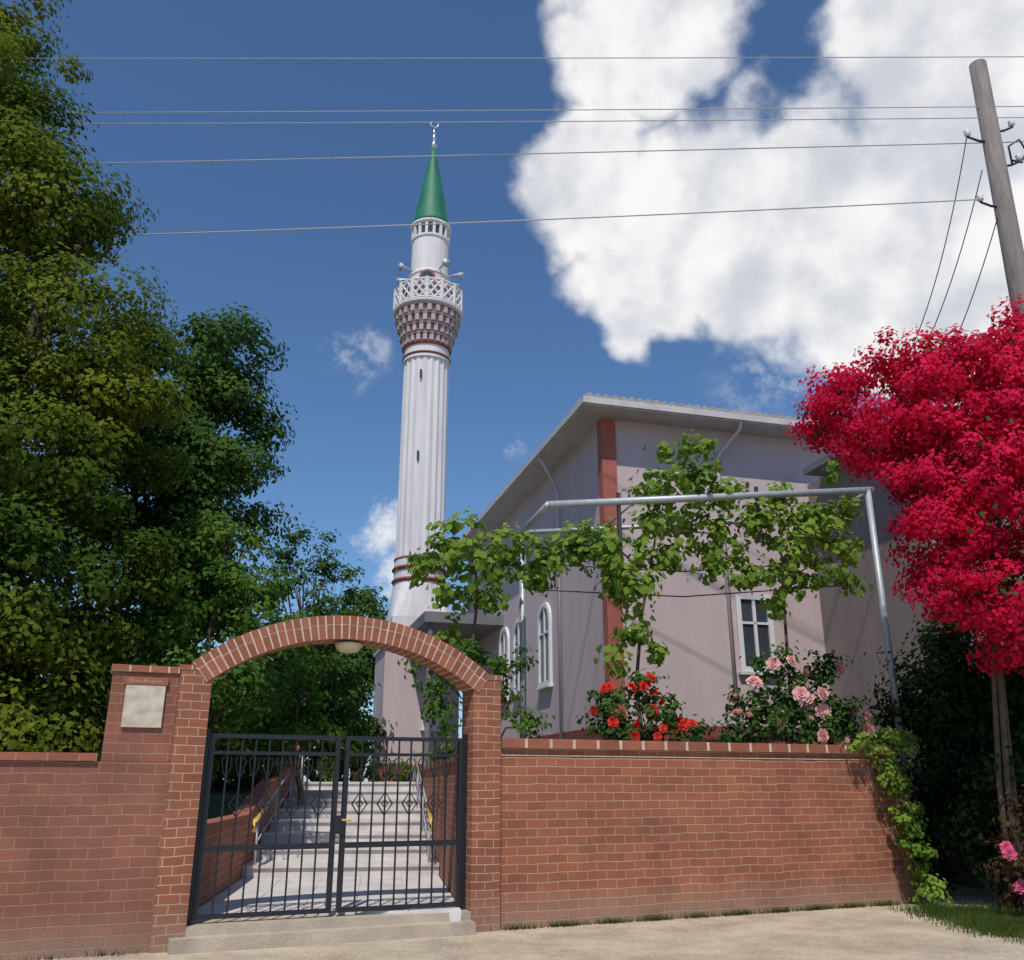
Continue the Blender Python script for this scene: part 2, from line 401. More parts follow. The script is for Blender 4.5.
e = thing('brick_garden_wall', W(3, 0), 'orange-brown brick garden wall with pale coping joints', 'wall', WR)
def rel(o): o.location = (-3, 0, 0)
mb = MB(); mb.box(-.21, 6.2, -.14, .14, -.03, 2.03); rel(mb.make('wall', M['brick'], e))
a, b = MB(), MB(); capcourse(a, b, -.21, 6.22, 2.032, -.2, .19, .34, .115, .042); rel(a.make('coping', M['voussoir'], e)); rel(b.make('coping_mortar', M['mortar'], e))
mb = MB(); mb.box(-.21, 6.2, -.15, .15, 1.94, 1.953); rel(mb.make('string_course', M['mortar'], e))

e = thing('brick_garden_wall', W(-10, 0), 'dull brown-red brick street wall with low coping', 'wall', WR)
def rel(o): o.location = (10, 0, 0)
mb = MB(); mb.box(-26, -4.03, -.14, .14, -.03, 1.83); rel(mb.make('wall', M['brick_dull'], e))
a, b = MB(), MB(); capcourse(a, b, -26, -4.76, 1.832, -.18, .18, .3, .08, .012); rel(a.make('coping', M['voussoir'], e)); rel(b.make('coping_mortar', M['mortar_dull'], e))

e = thing('brick_gateway', W(gx, 0), 'brick gateway with two pillars and a segmental brick arch', 'gateway', WR)
def rel(o): o.location = (-gx, 0, 0)
mb = MB(); mb.box(-4.03, -3.7, -.2, .2, -.03, 2.80); rel(mb.make('pillar', M['brick_pillar'], e))
mb = MB(); mb.box(-.6, -.235, -.2, .2, -.03, 2.84); rel(mb.make('pillar', M['brick_pillar'], e))
mb = MB(); mb.box(-4.72, -4.032, -.12, .16, 1.832, 2.76); rel(mb.make('plaque_panel', M['brick_dull'], e))
for args in ((-4.74, -4.04, 2.762, -.15, .19, .2, .07, .02), (-4.05, -3.86, 2.802, -.21, .21, .14, .05, .015), (-.44, -.22, 2.842, -.215, .215, .14, .06, .015)):
    a, b = MB(), MB(); capcourse(a, b, *args); rel(a.make('coping', M['voussoir'], e)); rel(b.make('coping_mortar', M['mortar'], e))
a, b = MB(), MB(); zc = .70; r0, r1 = 2.54, 2.82; A = R(39.0); nb = 39
def wedge(mbx, a0, a1, ra, rb, n0, n1):
    vs = []
    for n_ in (n0, n1):
        for (rr, aa) in ((ra, a0), (rb, a0), (rb, a1), (ra, a1)):
            vs.append((gx+rr*math.sin(aa), n_, zc+rr*math.cos(aa)))
    mbx.add(vs, [(0,1,2,3),(7,6,5,4),(0,4,5,1),(1,5,6,2),(2,6,7,3),(3,7,4,0)])
for i in range(nb):
    a0 = -A+2*A*i/nb; a1 = -A+2*A*(i+1)/nb; gp = .0036
    j = random.uniform(-.0015, .0015); jj = random.uniform(-.012, .012)
    rm_ = r0+.17+jj
    wedge(a, a0+gp, a1-gp, r0+j, rm_-.006, -.213+j, -.01); wedge(a, a0+gp, a1-gp, rm_+.006, r1-j, -.213+j, -.01); wedge(a, a0+gp, a1-gp, r0-j, r1-j, .01, .213)
    wedge(b, a0, a1, r0+.004, r1-.004, -.209, .209)
rel(a.make('arch', M['voussoir'], e)); rel(b.make('arch_mortar', M['mortar'], e))
mb = MB(); mb.box(-3.86, -.60, -.36, .3, -.02, .13); mb.box(-3.699, -.601, -.2, .3, .13, .22)
rel(mb.make('threshold', M['concrete'], e))

def plaquemat():
    m, nt, N, L = newmat('weathered_plaque')
    out = N.new('ShaderNodeOutputMaterial'); p = N.new('ShaderNodeBsdfPrincipled'); L.new(p.outputs[0], out.inputs[0]); p.inputs['Roughness'].default_value = .5
    tc = N.new('ShaderNodeTexCoord'); mp = N.new('ShaderNodeMapping'); mp.inputs['Scale'].default_value = (4, 1, 6)
    L.new(tc.outputs['Object'], mp.inputs[0]); n = N.new('ShaderNodeTexNoise'); n.inputs['Scale'].default_value = 1.5; n.inputs['Detail'].default_value = 6; L.new(mp.outputs[0], n.inputs['Vector'])
    cr = N.new('ShaderNodeValToRGB'); cr.color_ramp.elements[0].position = .35; cr.color_ramp.elements[0].color = (.42,.36,.30,1); cr.color_ramp.elements[1].position = .6; cr.color_ramp.elements[1].color = (.62,.55,.44,1)
    L.new(n.outputs[0], cr.inputs[0]); L.new(cr.outputs[0], p.inputs['Base Color'])
    return m
e = thing('wall_plaque', W(-4.37, -.12, 2.18), 'weathered cream marble plaque fixed to brick gate panel', 'plaque', WR)
mb = MB(); mb.box(-.2, .2, -.035, -.001, .0, .44); mb.make('slab', plaquemat(), e)
mb = MB(); mb.box(-.22, .22, -.04, -.001, .445, .53); mb.make('header', M['voussoir'], e)
mb = MB(); x = -.18
while x < .16:
    w_ = random.uniform(.008, .02); mb.box(x, x+w_, -.043, -.039, .465, .465+random.uniform(.025, .045)); x += w_+random.uniform(.008, .016)
mb.make('carving', M['mortar_dull'], e)

e = thing('arch_lamp', W(gx, -.0, 3.235), 'cream ceiling lamp bowl hanging under brick arch', 'lamp', WR)
mb = MB(); mb.lathe([(.03,-.07),(.10,-.12),(.15,-.07),(.17,-.02),(.06,.0)], 20); mb.make('lamp_shade', M['cream'], e, smooth=True)
mb = MB(); mb.lathe([(.05,0),(.05,.025)], 12); mb.make('mount', M['iron'], e)

e = thing('iron_gate', W(gx, 0, .22), 'black wrought iron double gate with diamond ornaments', 'gate', WR)
for sgn in (-1, 1):
    xo, xi = sgn*1.49, sgn*.03
    x0, x1 = min(xo, xi), max(xo, xi)
    fr = MB(); bars = MB()
    H = 1.92
    fr.box(x0, x0+.055, -.03, .03, .04, H); fr.box(x1-.055, x1, -.03, .03, .04, H)
    for zz, th in ((.04,.045), (.70,.06), (1.70,.035), (H-.045,.045)): fr.box(x0+.055, x1-.055, -.025, .025, zz, zz+th)
    nbar = 8; xs = [x0+.055+(x1-x0-.11)*(i+1)/(nbar+1) for i in range(nbar)]
    for i, xx in enumerate(xs):
        bars.box(xx-.009, xx+.009, -.009, .009, .08, H-.045)
    dx = xs[1]-xs[0]
    def ring(c, rx, rz, k=4, rr=.011):
        bars.tube([(c[0]+rx*math.sin(2*math.pi*q/k), 0, c[1]+rz*math.cos(2*math.pi*q/k)) for q in range(k)], rr, 6, 0, True)
    for i in range(0, nbar):
        if i % 2 == (1 if sgn < 0 else 0):
            ring((xs[i], 1.17), dx*.60, .13); ring((xs[i], 1.17), dx*.24, .05, rr=.008)
        for s2 in (-1, 1):
            bars.tube([(xs[i], 0, 1.44), (xs[i]+s2*dx*.26, 0, 1.54), (xs[i]+s2*dx*.36, 0, 1.63), (xs[i]+s2*dx*.2, 0, 1.68)], .007, 5)
    leaf = fr.make('gate_leaf', M['iron'], e); bars.make('grille', M['iron'], leaf)
    hp = MB(); hx = sorted((sgn*1.495, sgn*1.548)); hp.box(hx[0], hx[1], -.025, .025, -.0, 1.97); hp.make('gate_post', M['iron'], e)
mb = MB(); mb.box(-.06, .06, -.055, -.031, .85, 1.05, 0); mb.tube([(.03,-.05,1.0),(.03,-.1,1.0),(.13,-.1,1.0)], .012, 8, 1); mb.make('handle', [M['iron'], M['brass']], e)

# ---------------------------------------------------------------- mosque building
BR = R(15.5); BO = (1.95, 18, 0)
e = thing('mosque_building', BO, 'pale pink stuccoed mosque hall with red corner pilaster', 'building', BR)
BX, BY = 12.5, 13.0
mb = MB(); mb.box(0, BX, 0, BY, 0, 9.1); mb.make('wall', M['stucco'], e)
mb = MB(); mb.box(4.9, 12.4, -3.6, -.003, 0, 8.0); mb.make('side_wing', M['stucco_shaded'], e)
mb = MB(); mb.box(-.05, 4.89, -.05, BY+.05, 0, 2.7); mb.make('plinth', M['maroon'], e)
mb = MB(); mb.box(-.055, .27, -.055, .2, 2.702, 9.06); mb.make('pilaster', M['pilaster'], e)
rf = MB(); o = .62
rf.box(-o, BX+o, -o, BY+o, 9.102, 9.22)
rf.box(-o-.05, BX+o+.05, -o-.05, -o-.001, 9.13, 9.27); rf.box(-o-.05, -o-.001, -o-.001, BY+o, 9.13, 9.27)
roof = rf.make('roof', M['fascia'], e)
rt = MB(); rid = 10.9
xa, xb, ya, yb = -o, BX+o, -o, BY+o
rt.add([(xa,ya,9.225),(xb,ya,9.225),(xb,yb,9.225),(xa,yb,9.225),(5,6.4,rid),(7.5,6.4,rid)], [(0,1,5,4),(1,2,5),(2,3,4,5),(3,0,4)])
for i in range(70):
    x = xa+.1+i*.19
    if x < xb: rt.tube([(x, ya-.04, 9.30), (x, ya+.6, 9.39)], .07, 6)
for i in range(70):
    y = ya+.1+i*.19
    if y < yb and i > 1: rt.tube([(xa+.1, y, 9.31), (xa+.6, y, 9.39)], .07, 6)
rt.make('roof_tiles', M['tile'], roof)
wr = MB(); wr.box(4.4, 12.8, -4.1, -.63, 8.002, 8.15); wr.make('wing_roof', M['dark_roof'], roof)

def window(parent, face, a, z0, z1, w, arch=True, off=0):
    fr = MB(); gl = MB(); h = w/2
    outline = [(-h, z0), (h, z0)]
    if arch: outline += [(h*math.cos(t), z1-h+h*math.sin(t)) for t in [math.pi*i/12 for i in range(13)]]
    else: outline += [(h, z1), (-h, z1)]
    def pt(u, n, z): return (off-n, a-u, z) if face == 'L' else (a+u, off-n, z)
    n0 = .02
    gl.add([pt(u, n0, z) for u, z in outline], [tuple(range(len(outline)))])
    cz = (z0+z1)/2; k = len(outline)
    sc = lambda u, z, d: (u*(1+d/h), cz+(z-cz)*(1+d/((z1-z0)/2)))
    vs = []
    for (u, z) in outline:
        ui, zi = sc(u, z, -.05); uo, zo = sc(u, z, .06)
        vs += [pt(ui, .021, zi), pt(ui, .07, zi), pt(uo, .07, zo), pt(uo, .0, zo)]
    fs = []
    for i in range(k):
        j = (i+1) % k
        for q in range(3): fs.append((i*4+q, j*4+q, j*4+q+1, i*4+q+1))
    fr.add(vs, fs)
    def bar(u0, u1, za, zb):
        c = [pt(u0, .022, za), pt(u1, .022, za), pt(u1, .022, zb), pt(u0, .022, zb), pt(u0, .055, za), pt(u1, .055, za), pt(u1, .055, zb), pt(u0, .055, zb)]
        fr.add(c, [(0,3,2,1),(4,5,6,7),(0,1,5,4),(1,2,6,5),(2,3,7,6),(3,0,4,7)])
    bar(-.035, .035, z0, z1-.03)
    bar(-h+.02, h-.02, z0+(z1-z0)*.62, z0+(z1-z0)*.62+.05)
    w_ = gl.make('window', M['glass'], parent); fr.make('frame', M['frame'], w_)
    s_ = MB(); c = [pt(-h-.1, 0, z0-.12), pt(h+.1, 0, z0-.12), pt(h+.1, .12, z0-.12), pt(-h-.1, .12, z0-.12), pt(-h-.1, 0, z0-.062), pt(h+.1, 0, z0-.062), pt(h+.1, .12, z0-.062), pt(-h-.1, .12, z0-.062)]
    s_.add(c, [(0,3,2,1),(4,5,6,7),(0,1,5,4),(1,2,6,5),(2,3,7,6),(3,0,4,7)]); s_.make('sill', M['frame'], w_)
window(e, 'R', 3.25, 3.85, 5.35, .72, False)
for yy in (4.2, 6.5, 8.0): window(e, 'L', yy, 3.9, 5.8, .85)
dp = MB(); dp.tube([(3.0,-.60,9.12),(3.0,-.5,8.95),(2.72,-.14,8.55),(2.66,-.08,8.4),(2.66,-.08,1.7)], .042, 8)
dp.make('downpipe', M['pipe'], e, smooth=True)
dp = MB(); dp.tube([(-.6,2.7,9.1),(-.5,2.7,8.95),(-.12,2.9,8.5),(-.08,2.9,8.3),(-.08,2.9,1.7)], .04, 8)
dp.make('downpipe', M['pipe'], e, smooth=True)
mb = MB(); mb.box(-2.3, -.003, 8.2, 12.6, 5.95, 6.25)
for yy in (8.4, 12.4): mb.tube([(-2.1, yy, 1.6), (-2.1, yy, 5.95)], .08, 10)
mb.make('entrance_canopy', M['dark_roof'], e)

# ---------------------------------------------------------------- minaret
e = thing('minaret', (-3.15, 30, 0), 'tall white minaret with maroon bands and green cone', 'minaret', BR)
hb = .98; hB = 1.2
mb = MB(); mb.box(-hb, hb, -hb, hb, 5.8, 6.75); mb.make('base', M['white'], e)
mb = MB(); mb.box(-hB, hB, -hB, hB, 0, 5.7); mb.box(-hB-.07, hB+.07, -hB-.07, hB+.07, 5.701, 5.8); mb.make('pedestal', M['stucco'], e)
window(e, 'R', .3, 3.3, 4.7, .42, True, -hB)
mb = MB(); mb.box(-hB-.04, hB+.04, -hB-.04, hB+.04, 0, 2.2); mb.make('plinth', M['maroon'], e)
mb = MB(); n = 32; v0 = []; v1 = []
for j in range(n):
    t = 2*math.pi*(j+.5)/n; c_, s_ = math.cos(t), math.sin(t); k = hb/max(abs(c_), abs(s_))
    v0.append((k*c_, k*s_, 6.753)); v1.append((.86*c_, .86*s_, 8.0))
mb.add(v0+v1, [(j, (j+1) % n, n+(j+1) % n, n+j) for j in range(n)]); mb.make('transition', M['white'], e)
mb = MB()
mb.lathe([(.90,8.0),(.94,8.05),(.90,8.12)], 32, mi=1); mb.lathe([(.86,8.121),(.86,8.4)], 32, mi=0); mb.lathe([(.90,8.401),(.94,8.46),(.90,8.53)], 32, mi=1); mb.lathe([(.86,8.531),(.86,8.78)], 32, mi=0); mb.lathe([(.88,8.781),(.88,8.83)], 32, mi=1)
mb.make('moulding', [M['white'], M['maroon']], e)
mb = MB(); mb.lathe([(.84,8.831),(.82,16.2)], 40, ribs=.06); mb.lathe([(.86,16.2),(.86,16.3)], 40); mb.make('shaft', M['white'], e)
mb = MB(); mb.lathe([(.87,16.301),(.90,16.35),(.87,16.4)], 32, mi=1); mb.lathe([(.83,16.401),(.83,16.7)], 32); mb.lathe([(.88,16.701),(.91,16.75),(.88,16.8)], 32, mi=1)
tiers = [(.88, 16.80), (.98, 17.15), (1.09, 17.5), (1.17, 17.85)]
for i, (r_, z_) in enumerate(tiers):
    mb.lathe([(r_-.06, z_+.001), (r_-.03, z_+.25)], 32, mi=2)
    mb.lathe([(r_+.05, z_+.251), (r_+.05, z_+.285)], 32, mi=3)
    mb.lathe([(r_+.05, z_+.286), (r_+.07, z_+.345)], 32, mi=2)
    for j in range(24):
        t = 2*math.pi*(j+.5*(i % 2))/24
        mb.obox(((r_+.0)*math.cos(t), (r_+.0)*math.sin(t), z_+.13), (.09, .15, .24), t, 2)
        t += math.pi/24
        mb.obox(((r_-.05)*math.cos(t), (r_-.05)*math.sin(t), z_+.10), (.06, .05, .16), t, 3)
mb.make('corbelling', [M['white'], M['maroon'], M['pinkish'], M['corbel']], e)
mb = MB(); mb.lathe([(1.27,18.2),(1.30,18.24),(1.30,18.3)], 32); mb.make('balcony_floor', M['white'], e)
mb = MB(); nseg = 14; Rb = 1.25; zt = 19.12; zb_ = 18.36; zm = (zt+zb_)/2
for j in range(nseg):
    t0 = 2*math.pi*j/nseg; t1 = 2*math.pi*(j+1)/nseg
    p0 = Vector((Rb*math.cos(t0), Rb*math.sin(t0), 0)); p1 = Vector((Rb*math.cos(t1), Rb*math.sin(t1), 0))
    mb.tube([p0+Vector((0,0,18.3)), p0+Vector((0,0,zt+.06))], .07, 6)
    for z_ in (zb_, zt): mb.tube([p0+Vector((0,0,z_)), p1+Vector((0,0,z_))], .055, 6)
    pm = (p0+p1)/2
    for (qa, za, qb, zb) in ((p0,zb_,pm,zm),(pm,zm,p1,zb_),(p0,zt,pm,zm),(pm,zm,p1,zt),(p0,zm,pm,zt),(pm,zt,p1,zm),(p0,zm,pm,zb_),(pm,zb_,p1,zm)):
        mb.tube([qa+Vector((0,0,za)), qb+Vector((0,0,zb))], .045, 5)
mb.lathe([(1.17,18.301),(1.17,19.0)], 28, mi=1)
mb.make('balcony_railing', [M['white'], M['pinkish']], e)
mb = MB(); mb.lathe([(.74,18.3),(.74,19.7),(.78,19.75),(.78,19.82),(.71,19.9),(.70,21.3),(.75,21.34),(.75,21.42)], 24); mb.make('upper_shaft', M['white'], e)
mb = MB(); mb.lathe([(.66,21.42),(.66,21.9)], 24, mi=1)
for j in range(16):
    t = 2*math.pi*j/16; mb.obox((.70*math.cos(t), .70*math.sin(t), 21.66), (.08, .10, .48), t, 0)
mb.lathe([(.74,21.9),(.80,21.96),(.80,22.03)], 24, mi=0); mb.make('lantern_band', [M['white'], M['glass']], e)
mb = MB(); mb.lathe([(.79,22.031),(.70,22.25),(.52,23.3),(.31,24.5),(.12,25.5),(.05,25.85)], 16); mb.make('cone_roof', M['green'], e, smooth=True)
mb = MB(); mb.lathe([(.04,25.8),(.14,26.0),(.04,26.12),(.03,26.2),(.11,26.33),(.03,26.46),(.025,26.5),(.08,26.6),(.02,26.7),(.02,26.85)], 14)
cres = [(.16*math.sin(t), 0, 27.02-.16*math.cos(t)) for t in [R(a_) for a_ in range(-140, 141, 20)]]
mb.tube(cres, [.005+.03*math.sin(math.pi*i/(len(cres)-1)) for i in range(len(cres))], 6); mb.make('finial', M['chrome'], e, smooth=True)
dr = MB(); m_ = Matrix.Rotation(R(-105), 3, 'Z')
for r_, hw, mi in ((.785, .30, 1), (.80, .22, 0)):
    ol = [(-hw,18.31),(hw,18.31)]+[(hw*math.cos(t), 19.45+hw*math.sin(t)*1.1) for t in [math.pi*i/10 for i in range(11)]]
    dr.add([m_ @ Vector((r_, u, z_)) for u, z_ in ol], [tuple(range(len(ol)))], mi)
dr.make('balcony_door', [M['glass'], M['maroon']], e)
for z_ in (15.3, 12.2):
    sl = MB(); m_ = Matrix.Rotation(R(-112), 3, 'Z')
    sl.add([m_ @ Vector((.852, u, q)) for u, q in ((-.04,z_),(.04,z_),(.04,z_+.35),(-.04,z_+.35))], [(0,1,2,3)])
    sl.make('slit_window', M['glass'], e)
for an in (200, 150, -20, 20, -70):
    m_ = Matrix.Rotation(R(an), 3, 'Z'); sp = MB()
    def q(x, z_): return m_ @ Vector((x, 0, z_))
    sp.tube([q(.7,19.9), q(1.0,19.95), q(1.12,19.93), q(1.26,19.9)], [.03,.05,.09,.17], 12)
    sp.make('loudspeaker', M['steel'], e, smooth=True)

# ---------------------------------------------------------------- pergola
e = thing('metal_pergola', (3.2, 14.2, 1.85), 'grey steel pipe pergola carrying grape vines', 'pergola')
def pg(p): return (p[0]-3.2, p[1]-14.2, p[2]-1.85)
FL, FR = (.57, 13.6, 5.79), (6.31, 15.0, 6.49)
BL, BRt = (.18, 15.1, 5.75), (6.0, 16.6, 6.45)
mb = MB()
mb.tube([pg(FL), pg(FR)], .06, 10); mb.tube([pg(BL), pg(BRt)], .04, 10)
mb.tube([pg(FL), pg(BL)], .055, 10); mb.tube([pg(FR), pg(BRt)], .04, 10)
for t in (.25, .5, .75):
    a_ = Vector(FL).lerp(Vector(FR), t); b_ = Vector(BL).lerp(Vector(BRt), t); mb.tube([pg(a_), pg(b_)], .02, 6)
mb.make('top_frame', M['steel'], e, smooth=True)
for p_, zt in ((BL, 5.75), ((6.22, 14.97, 0), 6.47)):
    q = MB(); q.tube([pg((p_[0], p_[1], 1.7)), pg((p_[0], p_[1], zt))], .055, 10); q.make('post', M['steel'], e, smooth=True)
mb = MB()
for z_ in (4.75, 5.2):
    mb.tube([pg((BL[0], BL[1], z_)), pg((3, 15.6, z_-.03)), pg((6.1, 16.2, z_+.3))], .012, 5)
for t in (.2, .62):
    a_ = Vector(FL).lerp(Vector(FR), t); mb.tube([pg((a_.x, a_.y, a_.z+.15)), pg((a_.x+.02, a_.y+.1, a_.z-.8))], .035, 6)
mb.make('trellis_wire', M['cable'], e)

# ---------------------------------------------------------------- utility pole and wires
e = thing('utility_pole', (8.45, 13.5, 0), 'weathered tapering utility pole with insulators', 'pole')
mb = MB(); mb.tube([(0,0,-.1),(.1,0,5),(.2,0,9),(.29,0,14.4)], [.22,.20,.175,.15], 14); mb.make('shaft', M['wood'], e, smooth=True)
INS = ((12.95, 1), (12.2, 1), (11.34, -1), (12.73,-1))
for z_, sx in INS:
    x0 = .23; mb = MB(); mb.tube([(x0,0,z_-.1),(x0+sx*.25,-.05,z_-.1),(x0+sx*.42,-.05,z_-.02),(x0+sx*.42,-.05,z_+.1)], .022, 6)
    if z_ == 12.2: mb.tube([(.5,-.06,12.1),(.5,-.06,12.5),(.72,-.06,12.65),(.8,-.06,12.4),(.68,-.06,12.15),(.5,-.06,12.2)], .02, 6)
    mb.make('bracket', M['iron'], e, smooth=True)
    mb = MB(); mb.lathe([(.03,z_+.0),(.06,z_+.03),(.045,z_+.07),(.06,z_+.1),(.03,z_+.14)], 12, (.23+sx*.42, -.05))
    mb.make('insulator', M['frame'], e, smooth=True)
def span(p0, p1, sag, n=24):
    p0, p1 = Vector(p0), Vector(p1)
    return [p0.lerp(p1, i/n)-Vector((0,0,sag*4*(i/n)*(1-i/n))) for i in range(n+1)]
wires = [((-30,13.55,14.68),(32,13.4,14.68),.15,.009), ((-30,13.9,13.6),(32,13.2,13.50),.15,.009), ((-30,14.0,13.52),(32,13.2,13.35),.25,.009),
         ((-30,15.0,12.85),(32,12.9,12.92),.12,.011), ((-30,15.6,11.6),(8.3,13.45,11.38),.25,.012)]
for p0, p1, sg, r_ in wires:
    mb = MB(); mb.tube(span(p0, p1, sg, 30), r_, 5)
    tag(mb.make('overhead_wire', M['wire']), 'thin pale overhead power line crossing the sky', 'wire', 'overhead wires along the street')
for p0, p1, sg in (((8.25,13.45,12.75),(7.0,17.5,8.8),1.3), ((8.4,13.45,12.0),(7.2,17.8,8.6),1.0), ((8.5,13.45,11.0),(7.9,17.9,8.3),.6)):
    mb = MB(); mb.tube(span(p0, p1, sg, 24), .010, 5)
    tag(mb.make('service_cable', M['cable']), 'dark slack service cable running from pole to building', 'cable', 'service cables from the pole')

# ---------------------------------------------------------------- vegetation
def sph(x, y, z, r, sy=1.0, sz=.9): return (x, y, z, r, r*sy, r*sz)
plant('walnut_tree', (-8.8, 13.6, .9), [sph(-9.1,13,13.2,1.3), sph(-7.55,13,10.7,1.0), sph(-8.5,13.3,11.5,1.5), sph(-10.6,13.5,15.2,1.7), sph(-9.6,13,9.3,2.0),
      sph(-7.4,12.9,8.4,1.45), sph(-8.0,12.6,6.5,1.7), sph(-6.7,13.2,6.4,1.3), sph(-6.35,13.2,7.5,.9), sph(-6.6,13.0,4.3,1.4), sph(-7.7,12.3,3.9,1.5), sph(-9.5,12.6,5.2,2.0), sph(-7.0,12.6,2.5,1.2), sph(-8.4,12.6,2.2,1.3), sph(-9.8,12.2,2.6,1.3), sph(-6.3,12.9,2.2,.8)],
      M['leaf_big'], .10, .064, 2.1, .48, 215, 'tall broad walnut tree with dense yellow-green crown behind wall', 'tree', .32, inner=.5, twigs=1, shell=True, flat=.6)
plant('garden_tree', (-6.6, 16.5, 1.2), [sph(-6.1,16,9.4,1.25), sph(-7.2,16.2,8.9,1.5), sph(-5.6,16,8.0,1.1), sph(-6.9,16,6.9,1.5), sph(-5.7,16,6.5,1.15), sph(-5.3,16,7.1,.75), sph(-6.6,16,5.3,1.4), sph(-5.8,15.9,4.9,1.05)],
      M['leaf_dark'], .11, .07, 2.0, .46, 190, 'green rounded tree standing beyond the walnut', 'tree', .24, inner=.5, twigs=1, shell=True, flat=.6)
plant('garden_tree', (-4.9, 14.9, 1.2), [sph(-5.3,15,4.8,1.0), sph(-4.4,15,4.5,.75), sph(-4.9,15,5.5,.55), sph(-5.0,14.6,3.6,.9), sph(-6.2,14.5,3.4,1.0), sph(-3.9,15.3,3.9,.55), sph(-4.6,15,3.0,.7), sph(-5.6,14.6,2.6,.9)],
      M['leaf_light'], .11, .06, 3.4, .28, 70, 'bright green leafy young tree behind gateway arch', 'tree', .12, twigs=2)
plant('poplar_sapling', (-5.4, 24, 1.6), [(-5.9,24,7.4,.4,.4,1.1), (-5.2,24.2,6.9,.45,.45,1.3), (-4.6,24,6.5,.4,.4,.9), (-6.4,24,6.8,.5,.5,1.0), (-5.3,24,5.4,1.3,1,1.0), (-4.1,24.2,5.9,.45,.4,.7), (-6.6,24,5.2,.9,.8,.9)],
      M['leaf_dark'], .14, .06, 3.6, .24, 42, 'slender dark upright tree against the sky', 'tree', .1)
plant('garden_tree', (-5.9, 36, TOP), [sph(-5.9,36,8.0,1.2), sph(-7.4,36,7.2,1.4), sph(-5.0,36,6.6,1.3), sph(-6.6,36,5.6,1.7), sph(-9,36,6.2,1.9)],
      M['leaf_dark'], .2, .12, 2.2, .4, 44, 'distant dark green tree beyond the minaret', 'tree', .2)
plant('garden_shrub', (-4.3, 19.5, 1.3), [sph(-4.8,20,3.3,.8), sph(-4.4,20.2,2.6,.6), sph(-5.5,19.4,3.1,.8), sph(-4.6,20,4.1,.6), sph(-5.2,19,2.3,.7), sph(-4.9,18.4,1.9,.5)],
      M['leaf_light'], .11, .07, 4, .24, 56, 'bright green shrub beside the steps seen through the arch', 'shrub', .06)
plant('garden_shrub', (-4.9, 25.5, TOP), [sph(-5.0,25.5,2.6,.8), sph(-4.5,25.8,3.2,.55), sph(-5.8,25.4,3.0,.9), sph(-4.9,25.6,4.4,.6)],
      M['leaf_dark'], .15, .09, 3, .3, 54, 'dark rounded shrub at the top of the steps', 'shrub', .06)
plant('garden_shrub', (-3.0, 27.6, TOP), [sph(-3.9,27.8,2.0,.45), sph(-3.1,27.6,1.95,.45), sph(-2.2,27.6,2.1,.55), sph(-1.6,27.4,2.5,.6)],
      M['leaf_light'], .11, .07, 4, .2, 40, 'low green shrub planted along the minaret foot', 'shrub', .05)
plant('garden_shrub', (-6.8, 22, 1.5), [sph(-6.3,22,2.1,.9), sph(-7.5,21.6,2.3,1.1), sph(-6.7,22.3,3.2,1.0), sph(-8.8,21.4,2.4,1.3)],
      M['leaf_dark'], .14, .09, 3.4, .32, 60, 'spreading green shrub on the slope by the steps', 'shrub', .06)
plant('hedge', (-5.5, 27.5, TOP), [sph(-6,27.5,3.2,1.7), sph(-5.2,28.6,3.0,1.1), sph(-8,26.5,3.6,1.9), sph(-10.5,26,4.0,2.2), sph(-13.5,25,4.2,2.6), sph(-16.5,24,4.2,2.6), sph(-19.5,23,4.2,2.8), sph(-23,22,4,3)],
      M['leaf_dark'], .2, .12, 2.4, .4, 54, 'dense dark hedge at the far end of the garden', 'hedge', .12)
plant('hedge', (-9.5, 16, 1.0), [sph(-8.2,16.4,1.9,1.1), sph(-9.8,16,2.0,1.3), sph(-11.6,15.6,2.1,1.4), sph(-13.6,15.2,2.2,1.5), sph(-7.0,16.6,2.2,1.0), sph(-7.3,15.4,1.7,.9), sph(-6.2,16.8,2.0,.8)],
      M['leaf_dark'], .13, .09, 3.2, .4, 80, 'low dark hedge in shade behind the street wall', 'hedge', .1, inner=.2)
plant('garden_shrub', (-.1, 13.7, 1.85), [sph(-.95,13.9,2.75,.42), sph(-.2,13.9,2.9,.42), sph(.2,13.6,2.4,.28), sph(-.5,14.2,3.4,.4), sph(-1.2,14.6,3.3,.4), sph(.0,14.2,3.4,.25)],
      M['leaf_light'], .085, .052, 7, .15, 34, 'green shrub growing behind the brick gate pillar', 'shrub', .04)
vine((-.62, 14.2, 1.85), [(-.62,14.2,1.8),(-.66,14.2,3.2),(-.55,14.15,4.4),(-.6,14.1,5.1)],
     [sph(-1.15,14,5.2,.42), sph(-.6,14,4.95,.55), sph(-.15,14.1,5.15,.45), sph(-1.0,14,4.4,.38), sph(.5,14.3,5.05,.45), sph(-.8,14,5.55,.25), sph(-.35,14.1,4.4,.35), sph(-1.3,14,4.75,.28), sph(.95,14.4,5.3,.36), sph(-1.05,14.2,3.9,.22), sph(.3,14.2,4.7,.25)],
     'leafy grape vine rising beside the end post of pergola', [[(-.6,14.1,5.0),(-1.2,14,5.3)], [(-.58,14.1,4.7),(.1,14.1,5.3),(.6,14.2,5.2)], [(-.6,14.1,4.6),(-1.0,14,4.4)]])
